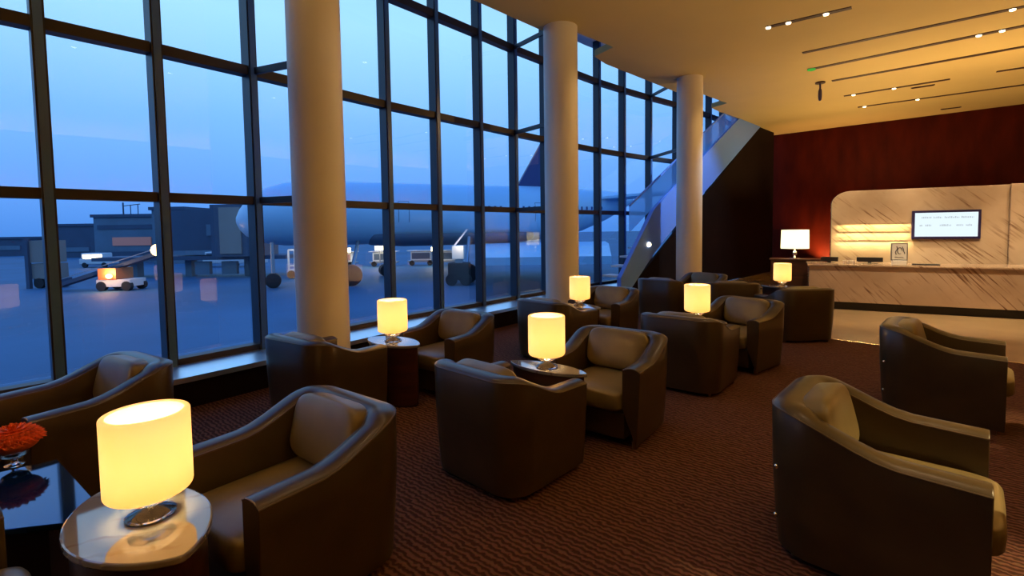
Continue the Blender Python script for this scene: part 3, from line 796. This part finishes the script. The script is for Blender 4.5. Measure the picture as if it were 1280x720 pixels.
plate('wing', [J(14, -2.4, 1.9), J(22, -2.4, 1.9), J(31, -24, 2.6), J(28, -24, 2.6)], .38, Vector((0, 0, 1)), M['plane_white'], jet)
mb = MB(); vs = []  # belly fairing, darker
for s_, r_ in ((9, .3), (11, 2.0), (14, 2.35), (24, 2.35), (27, 2.0), (29, .3)):
    for k in range(20):
        t = PI+PI*k/19; vs.append(J(s_, r_*1.05*math.cos(t), 1.35+r_*.52*math.sin(t)))
fs = [(i*20+k, i*20+k+1, (i+1)*20+k+1, (i+1)*20+k) for i in range(5) for k in range(19)]
mb.add(vs, fs).build('belly_fairing', M['plane_grey'], jet, smooth=True)
def gear(x, y, r_, w_, topz, n2=2, back=(0, 0)):
    g = MB().tube([W(x+back[0], y+back[1], topz), W(x, y, ZA+r_)], .16, 10).build('landing_gear', M['steel'], jet)
    for k in range(n2):
        off = AN*(k-.5*(n2-1))*(w_+.25)
        c = W(x, y, ZA+r_)+off
        ax = AN.copy(); rings = []
        for hw_, q in ((-w_/2, r_*.8), (-w_/2*.8, r_), (w_/2*.8, r_), (w_/2, r_*.8)):
            rings.append([c+ax*hw_+(AD*math.cos(t)+Vector((0, 0, 1))*math.sin(t))*q for t in [2*PI*j/24 for j in range(24)]])
        vs = [v for g_ in rings for v in g_]
        fs = [(i*24+j, i*24+(j+1) % 24, (i+1)*24+(j+1) % 24, (i+1)*24+j) for i in range(3) for j in range(24)]+[tuple(range(24))[::-1], tuple(range(72, 96))]
        MB().add(vs, fs).build('wheel', M['rubber'], g, smooth=True)
gear(-20.3, 42.0, .62, .45, .8)
gear(-13.9, 42.6, .92, .9, 1.0, 1, (0, 2.5))
gear(-4.1, 44.0, .86, .65, .9, 2, (0, 3.5))
gear(-13.2, 51.5, .62, .5, .9)

def boxes(name, label, cat, root, parts, group=None):
    e = empty(name, root); tag(e, label, cat, group)
    for (pn_, bx, mm) in parts:
        MB().box(*bx).build(pn_, mm, e)
    return e
def wheels(e, pts, r_, w_=.35):
    for x, y in pts:
        MB().tube([(x, y-w_/2, r_), (x, y+w_/2, r_)], r_, 18).build('wheel', M['rubber'], e)
# terminal blocks
def PX(x, y, Y):   # place by viewing direction at design time: distance Y ahead of the camera plane
    return ((x-640)/620*Y)
def block(name, label, xa, xb, Y, zt, mat, depth=14, extra=None, cat='building'):
    x0, x1 = PX(xa, 0, Y), PX(xb, 0, Y); e = empty(name, ((x0+x1)/2, Y+depth/2, ZA)); tag(e, label, cat, 'terminal buildings'); w = (x1-x0)/2
    MB().box(-w, w, -depth/2, depth/2, 0, zt-ZA).build('walls', mat, e)
    MB().box(-w-.3, w+.3, -depth/2-.3, depth/2+.3, zt-ZA, zt-ZA+.5).build('roof', M['bld2'], e)
    for (nm_, a, b, c, d, m_) in (extra or []):
        MB().box(PX(a, 0, Y)-(x0+x1)/2, PX(b, 0, Y)-(x0+x1)/2, -depth/2-.15, -depth/2+.1, c-ZA, d-ZA).build(nm_, m_, e)
    return e
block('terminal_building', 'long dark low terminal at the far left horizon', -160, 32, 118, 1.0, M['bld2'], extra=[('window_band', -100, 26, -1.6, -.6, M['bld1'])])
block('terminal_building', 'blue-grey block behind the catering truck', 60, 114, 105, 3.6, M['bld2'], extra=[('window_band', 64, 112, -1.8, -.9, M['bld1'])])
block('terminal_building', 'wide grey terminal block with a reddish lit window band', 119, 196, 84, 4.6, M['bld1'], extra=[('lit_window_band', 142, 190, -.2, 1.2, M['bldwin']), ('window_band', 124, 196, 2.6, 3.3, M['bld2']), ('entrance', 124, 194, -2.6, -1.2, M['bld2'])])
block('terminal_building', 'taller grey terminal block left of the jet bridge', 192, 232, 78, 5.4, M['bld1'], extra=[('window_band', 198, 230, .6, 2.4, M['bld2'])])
# antenna
an = empty('roof_antenna', (PX(140, 0, 85), 88, 5.1)); tag(an, 'small antenna cluster on the terminal roof', 'antenna')
MB().tube([(0, 0, 0), (0, 0, 2.2)], .12, 6).build('mast', M['bld2'], an)
MB().bar((0, 0, 1.6), (3, 0, 1.9), .12, .12).bar((1.3, 0, 0), (1.3, 0, 1.8), .1, .1).bar((2.6, 0, 0), (2.6, 0, 1.9), .1, .1).build('cross_arm', M['bld2'], an)
# jet bridge
jb = empty('jet_bridge', (-27, 56, ZA)); tag(jb, 'dark jet bridge with tan cab reaching towards the jet nose', 'jet bridge')
def B(x0, x1, y0, y1, z0, z1): return (x0+27, x1+27, y0-56, y1-56, z0-ZA, z1-ZA)
MB().box(*B(-37.5, -31.2, 54, 58, -.2, 4.2)).build('tunnel', M['bld2'], jb)
MB().box(*B(-33.0, -30.2, 53.7, 53.99, 1.4, 2.6)).build('tunnel_window', M['bld1'], jb)
MB().box(*B(-31.2, -26.6, 51.5, 56.5, -.8, 4.6)).build('cab', M['bld2'], jb)
MB().box(*B(-30.2, -28.0, 51.3, 51.49, -.5, 4.3)).build('cab_panel', M['bld3'], jb)
MB().box(*B(-45, -24.2, 53, 57, -1.2, -.81)).build('walkway', M['bld2'], jb)
for x in (-42, -36, -29.5):
    MB().box(*B(x, x+.7, 54.5, 55.5, ZA, -1.2)).build('support', M['bld1'], jb)
for x in (-34.3, -31.4):
    MB().box(*B(x, x+1.6, 53.5, 54, -2.8, -1.4)).build('ground_box', M['bld1'], jb)
# catering truck
ctk = empty('catering_truck', (-41.6, 45.5, ZA)); tag(ctk, 'tall high-loading truck with tan box parked at far left', 'truck')
MB().box(-1.3, .9, -1.5, -.2, 2.3, 4.25).build('raised_box', M['bld3'], ctk)
MB().box(-1.2, 1.0, -1.4, -.2, .85, 2.2).build('lower_box', M['bld3'], ctk)
MB().box(-1.5, -1.2, -1.7, -1.4, 0, 4.5).build('corner_post', M['bld2'], ctk)
MB().box(.2, .85, -1.52, -1.5, 2.6, 4.1).build('door_panel', M['bld2'], ctk)
MB().box(-1.2, 1.2, -1.3, -.1, .45, .85).build('chassis', M['bld2'], ctk)
wheels(ctk, [(-.6, -1.3), (.6, -1.3), (-.6, -.2), (.6, -.2)], .45)
# belt loader with lamps
bl = empty('belt_loader', (-33.0, 42, ZA)); tag(bl, 'belt loader with sloping conveyor and orange lamp left of the jet', 'belt loader')
MB().bar((-5.2, 0, .5), (4.0, 0, 3.3), 1.0, .3).build('conveyor', M['bld2'], bl)
MB().bar((-5.2, -.55, .9), (4.0, -.55, 3.7), .06, .06).build('rail', M['steel'], bl)
MB().box(-1.6, 1.2, -.9, .9, .35, .95).build('chassis', M['van'], bl)
MB().box(-1.4, .1, -.95, .95, .95, 1.9).build('driver_cab', M['orange'], bl)
for x, y, z, s_ in ((-.4, -1.05, 1.25, .26), (3.5, -.7, 3.35, .62)):
    MB().sellip((x, y, z), (s_, .2, s_*.8), 1, 1, 14, 8).build('lamp', M['sodium'], bl)
wheels(bl, [(-1.2, -.8), (.9, -.8), (-1.2, .8), (.9, .8)], .4)
bulb_light(-33.4, 40.6, ZA+1.5, 300, (1, .5, .2), .3, 'loader_lamp'); bulb_light(-29.6, 41.2, ZA+3.4, 300, (1, .55, .2), .3, 'loader_lamp')
# small vans far away
vans = [(-60, 72, 'white van with lit windows far left on the apron', True), (-41, 70, 'pale small van below the terminal', False), (-36.6, 69, 'small pale tug below the terminal block', False)]
for x, y, lab, lit in vans:
    v = empty('service_van', (x, y, ZA)); tag(v, lab, 'van')
    MB().box(-2.2, 2.2, -.9, .9, .5, 1.3).build('body', M['van'], v, bevel=.1)
    MB().box(-1.9, 1.3, -.85, .85, 1.3, 2.1).build('roof', M['van'], v, bevel=.1)
    MB().box(-1.6, 1.1, -.92, -.86, 1.35, 1.9).build('side_window', M['warm_light'] if lit else M['bld2'], v)
    wheels(v, [(-1.4, -.8), (1.4, -.8)], .38, .25)
# equipment below the jet
carts = [(-22.5, 66, 'warm_light', 'lit open baggage cart under the jet, left of the middle mullions'), (-17.0, 66, 'van', 'pale baggage cart under the jet'), (-12.2, 67, 'van', 'baggage cart nearer the middle of the jet'), (-8.2, 66, 'van', 'baggage cart left of the main landing gear')]
for x, y, mm, lab in carts:
    c = empty('baggage_cart', (x, y, ZA)); tag(c, lab, 'baggage cart', 'baggage carts under the jet')
    MB().box(-1.8, 1.8, -.8, .8, .45, .65).build('bed', M['steel'], c)
    MB().box(-1.4, 1.4, -.7, .7, .66, 1.9).build('load', M['van'], c, bevel=.08)
    MB().box(-1.2, 1.2, -.74, -.705, .9, 1.7).build('side_panel', M['bldwin'] if mm == 'warm_light' else M['bld2'], c)
    MB().box(-1.85, 1.85, -.85, .85, 1.95, 2.05).build('canopy', M['van'], c)
    wheels(c, [(-1.2, -.7), (1.2, -.7)], .35, .2)
fl_ = [(-21.6, 64.5, 2.0), (-17.2, 64.5, 2.2), (-9.8, 64, 2.0)]
for x, y, z in fl_:
    l = empty('flood_light', (x, y, ZA)); tag(l, {(-21.6): 'warm floodlight on a short pole just right of the nearest column', (-17.2): 'second warm floodlight under the jet belly', (-9.8): 'warm floodlight left of the main landing gear'}[x], 'floodlight')
    MB().tube([(0, 0, 0), (0, 0, z)], .06, 8).build('pole', M['steel'], l)
    MB().box(-.6, .6, -.15, .15, z, z+.55).build('lamp_head', M['warm_light'], l)
    bulb_light(x, y-.6, ZA+z+.3, 330, (1, .78, .50), .2, 'flood_lamp')
gp = empty('loading_frame', (-22.6, 51.0, ZA)); tag(gp, 'white open-framed service cart behind the jet nose wheel', 'service cart')
fr_ = MB()
for x in (-.1, 1.0, 1.9):
    for y in (-.7, .7): fr_.bar((x, y, .5), (x, y, 2.9), .14, .14)
for z in (2.9, 1.3): fr_.bar((-.1, -.7, z), (1.9, -.7, z), .12, .16).bar((-.1, .7, z), (1.9, .7, z), .12, .16)
fr_.build('frame', M['van'], gp)
MB().box(-.2, 2.1, -.8, .8, .4, .9).build('chassis', M['van'], gp); wheels(gp, [(.2, -.8), (1.7, -.8)], .4, .25)
bulb_light(-21.4, 49.2, ZA+2.6, 120, (1, .85, .65), .2, 'cart_lamp')
tg = empty('tow_tractor', (-4.5, 42.2, ZA)); tag(tg, 'beige tractor with raised white pole by the main landing gear', 'tow tractor')
MB().box(-.55, .45, -.6, .6, 2.2, 3.35).build('cab', M['porcelain'], tg, bevel=.06)
MB().box(-.9, .9, -.7, .7, .5, 1.9).build('body', M['rubber'], tg, bevel=.06)
MB().box(-.3, .3, -.4, .4, 1.9, 2.2).build('neck', M['steel'], tg)
MB().bar((-.35, -.4, 3.35), (.75, -.4, 4.7), .12, .12).build('pole', M['van'], tg); wheels(tg, [(-.6, -.7), (.6, -.7)], .5, .3)
bulb_light(-4.3, 40.9, ZA+3.5, 60, (1, .8, .7), .2, 'tractor_lamp')

# ------------------------------------------------------------------ lighting
w = bpy.data.worlds.new('dusk'); SC.world = w; w.use_nodes = True; nt = w.node_tree
bg = nt.nodes['Background']; tc = nt.nodes.new('ShaderNodeTexCoord'); sx = nt.nodes.new('ShaderNodeSeparateXYZ')
nt.links.new(tc.outputs['Generated'], sx.inputs[0])
rp = nt.nodes.new('ShaderNodeValToRGB'); nt.links.new(sx.outputs['Z'], rp.inputs['Fac']); nt.links.new(rp.outputs['Color'], bg.inputs['Color'])
E_ = rp.color_ramp.elements
E_[0].position = 0; E_[0].color = (.10, .32, .90, 1); E_[1].position = 1; E_[1].color = (.11, .42, 1.5, 1)
for p_, c_ in ((.07, (.17, .44, 1.08)), (.2, (.27, .62, 1.25)), (.36, (.50, .92, 1.35)), (.48, (.48, .88, 1.3)), (.62, (.18, .55, 1.5))):
    e = E_.new(p_); e.color = (*c_, 1)
bg.inputs['Strength'].default_value = 1.0

def area(name, loc, to, sx_, sy_, power, col=(1, .6, .28), spread=180):
    l = bpy.data.lights.new(name, 'AREA'); l.shape = 'RECTANGLE'; l.size = sx_; l.size_y = sy_; l.energy = power; l.color = col; l.spread = R(spread)
    o = bpy.data.objects.new(name, l); COL.objects.link(o); o.location = loc
    d = Vector(to)-Vector(loc); o.rotation_euler = d.to_track_quat('-Z', 'Y').to_euler(); return o
def spot(name, loc, to, power, ang, col=(1, .75, .46), blend=.6, rad=.05):
    l = bpy.data.lights.new(name, 'SPOT'); l.energy = power; l.spot_size = R(ang); l.spot_blend = blend; l.color = col; l.shadow_soft_size = rad
    o = bpy.data.objects.new(name, l); COL.objects.link(o); o.location = loc
    d = Vector(to)-Vector(loc); o.rotation_euler = d.to_track_quat('-Z', 'Y').to_euler(); return o
# added unseen strip atop the marble wall, put in to light the ceiling
wm = W0+DD*2.3+Vector((-DD.y, DD.x))*.15
o = area('added_cove_strip', (wm.x, wm.y, 2.36), (wm.x, wm.y, 5), 4.2, .1, 90, (1, .66, .28)); o.rotation_euler = (PI, 0, math.atan2(DD.y, DD.x))
# ceiling slot spots on desk, wall and stone floor
for lx, pw in ((.6, 420), (1.9, 420), (3.2, 420), (4.6, 420)):
    p = D0+DD*lx+Vector((DD.y, -DD.x))*1.3; q = D0+DD*lx
    spot('slot_spot', (p.x, p.y, Z_CEIL-.05), (q.x, q.y, .3), pw, 60)
for lx, pw in ((.6, 480), (2.1, 330), (3.6, 400)):
    p = W0+DD*lx+Vector((DD.y, -DD.x))*1.0; q = W0+DD*lx
    spot('slot_spot', (p.x, p.y, Z_CEIL-.05), (q.x, q.y, 1.2), pw, 50)
for z in (1.61, 1.43, 1.25):
    p = W0+DD*.73+Vector((DD.y, -DD.x))*.07
    o = area('ledge_strip', (p.x, p.y, z), (p.x, p.y, 0), 1.2, .02, 8.0, (1, .75, .35)); o.rotation_euler = (0, 0, math.atan2(DD.y, DD.x))
# added unseen spots brightening the fronts of the two aisle armchairs
for k, (a_, b_, pw, an) in enumerate((((5.6, .8, Z_CEIL-.1), (2.12, 2.05, .40), 2200, 15), ((7.6, 2.6, Z_CEIL-.1), (3.98, 3.86, .42), 1500, 12))):
    dn = empty('added_spotlight', (a_[0], a_[1], Z_CEIL)); tag(dn, 'added unseen spotlight, aimed at the %s armchair' % ('right foreground' if k == 0 else 'second aisle'), 'ceiling light')
    MB().lathe([(.05, 0), (.05, -.02)], 20).build('mount_plate', M['slot'], dn, smooth=True)
    dv = (Vector(b_)-Vector(a_)).normalized()
    MB().tube([(0, 0, -.02), dv*.02+Vector((0, 0, -.03))], .03, 14).build('head', M['slot'], dn, smooth=True)
    spot('added_spot_lamp', a_, b_, pw, an, (1, .74, .36), .7, .04)
# added uplighters out of view, there to brighten the ceiling
for x, y, pw, lab in ((5.3, 3.95, 300, 'added brass uplighter beyond the right edge, near the second aisle armchair'), (9.6, 6.6, 120, 'added brass uplighter beyond the right edge, near the reception'), (9.3, 13.6, 330, 'added brass uplighter hidden behind the marble screen wall'), (13.4, 11.6, 70, 'added brass uplighter beyond the right edge, by the wooden back wall'), (1.6, -1.3, 420, 'added brass uplighter behind the camera, right'), (-2.6, -1.0, 300, 'added brass uplighter behind the camera, window side')):
    t = empty('added_floor_lamp', (x, y, 0)); tag(t, lab, 'added lamp', 'added uplighters')
    MB().lathe([(.16, 0), (.16, .02), (.03, .035)], 32).build('base', M['brass'], t, smooth=True)
    MB().lathe([(.014, .03), (.014, 1.78)], 14).build('pole', M['brass'], t, smooth=True)
    MB().lathe([(.02, 1.76), (.10, 1.80), (.17, 1.88), (.165, 1.885), (.09, 1.81), (.02, 1.775)], 36, close=True).build('bowl', M['brass'], t, smooth=True)
    spot('added_uplight', (x, y, 1.90), (x, y, 5), pw, 165, (1, .64, .26), .5, .08)
# recessed downlights over the seating
for k, (x, y, pw) in enumerate(((.3, 3.4, 30), (-1.0, 1.9, 28), (2.2, 5.2, 30), (2.6, 3.0, 40), (-1.0, 4.7, 25), (1.0, 6.9, 25), (3.2, 6.2, 25), (.9, 1.3, 25), (4.2, 5.0, 45), (-2.45, 2.35, 60))):
    dn = empty('ceiling_downlight', (x, y, Z_CEIL)); tag(dn, 'small round recessed downlight in the ceiling above the armchairs, outside the photo', 'ceiling light', 'recessed downlights')
    MB().lathe([(.06, 0), (.06, -.008), (.045, -.008), (.045, 0)], 24, close=True).build('trim_ring', M['white'], dn, smooth=True)
    MB().lathe([(.044, -.002), (.044, -.001)], 24).build('lens', M['spot'], dn)
    spot('downlight', (x, y, Z_CEIL-.02), (x, y, 0), pw, 24 if k == 9 else 85, (1, .70, .40), .8, .05)
# added light coves on the unseen right and rear walls, to brighten the ceiling
for nm, a, b in (('trim_1', Vector((18.2, 9.3)), Vector((6.9, -7.7))), ('trim_2', Vector((5.6, -8.0)), Vector((-8.2, -3.2)))):
    d_ = (b-a).normalized(); c_ = (a+b)/2; L_ = (b-a).length; n_ = Vector((-c_.x, -c_.y)).normalized()
    n_ = Vector((d_.y, -d_.x)); n_ = n_ if n_.dot(Vector((2, 5))-c_) > 0 else -n_
    frc = frame((a.x, a.y, 0), d_); sgn = 1 if frc.to_3x3() @ Vector((0, 1, 0)) @ n_.to_3d() > 0 else -1
    cv = MB().box(0, L_, min(0, sgn*.35), max(0, sgn*.35), 2.9, 2.95, frc).box(0, L_, min(sgn*.32, sgn*.35), max(sgn*.32, sgn*.35), 2.95, 3.05, frc).build(nm+'_added_cove', M['wall_wood']); tag(cv, kind='structure')
    p = c_+n_*.18
    o = area('added_cove_strip', (p.x, p.y, 2.97), (p.x, p.y, 5), L_*.95, .12, (62 if nm == 'trim_1' else 22)*L_, (1, .60, .20)); o.rotation_euler = (PI, 0, math.atan2(d_.y, d_.x))
spot('added_stair_spot', (6.2, 9.6, Z_CEIL-.08), (4.6, 12.8, 2.2), 620, 62, (.42, .70, 1.0))  # added cool lamp standing in for daylight on the stair
# added spots near the slots, put in to warm the three columns
spot('added_column_spot', (4.3, 8.2, Z_CEIL-.08), (-2.0, 5.2, 2.2), 290, 34, (1, .58, .20))
spot('added_column_spot', (5.0, 7.7, Z_CEIL-.08), (.83, 8.2, 2.4), 210, 44, (1, .58, .20))
spot('added_column_spot', (6.6, 8.6, Z_CEIL-.08), (3.93, 11.0, 2.6), 150, 44, (1, .58, .20))
# added hidden spot for the glow on the wood wall beside the marble wall
spot('added_wall_wash', (10.35, 16.25, .25), (10.8, 16.8, 1.5), 420, 105, (1, .5, .18))

SC.view_settings.view_transform = 'Standard'; SC.view_settings.look = 'None'; SC.view_settings.gamma = 1
SC.view_settings.use_curve_mapping = False; SC.view_settings.exposure = 0
SC.cycles.max_bounces = 8; SC.cycles.diffuse_bounces = 4; SC.cycles.glossy_bounces = 4; SC.cycles.transmission_bounces = 8
SC.cycles.transparent_max_bounces = 12; SC.cycles.sample_clamp_indirect = 4; SC.cycles.use_denoising = True
SC.cycles.caustics_reflective = False; SC.cycles.caustics_refractive = False
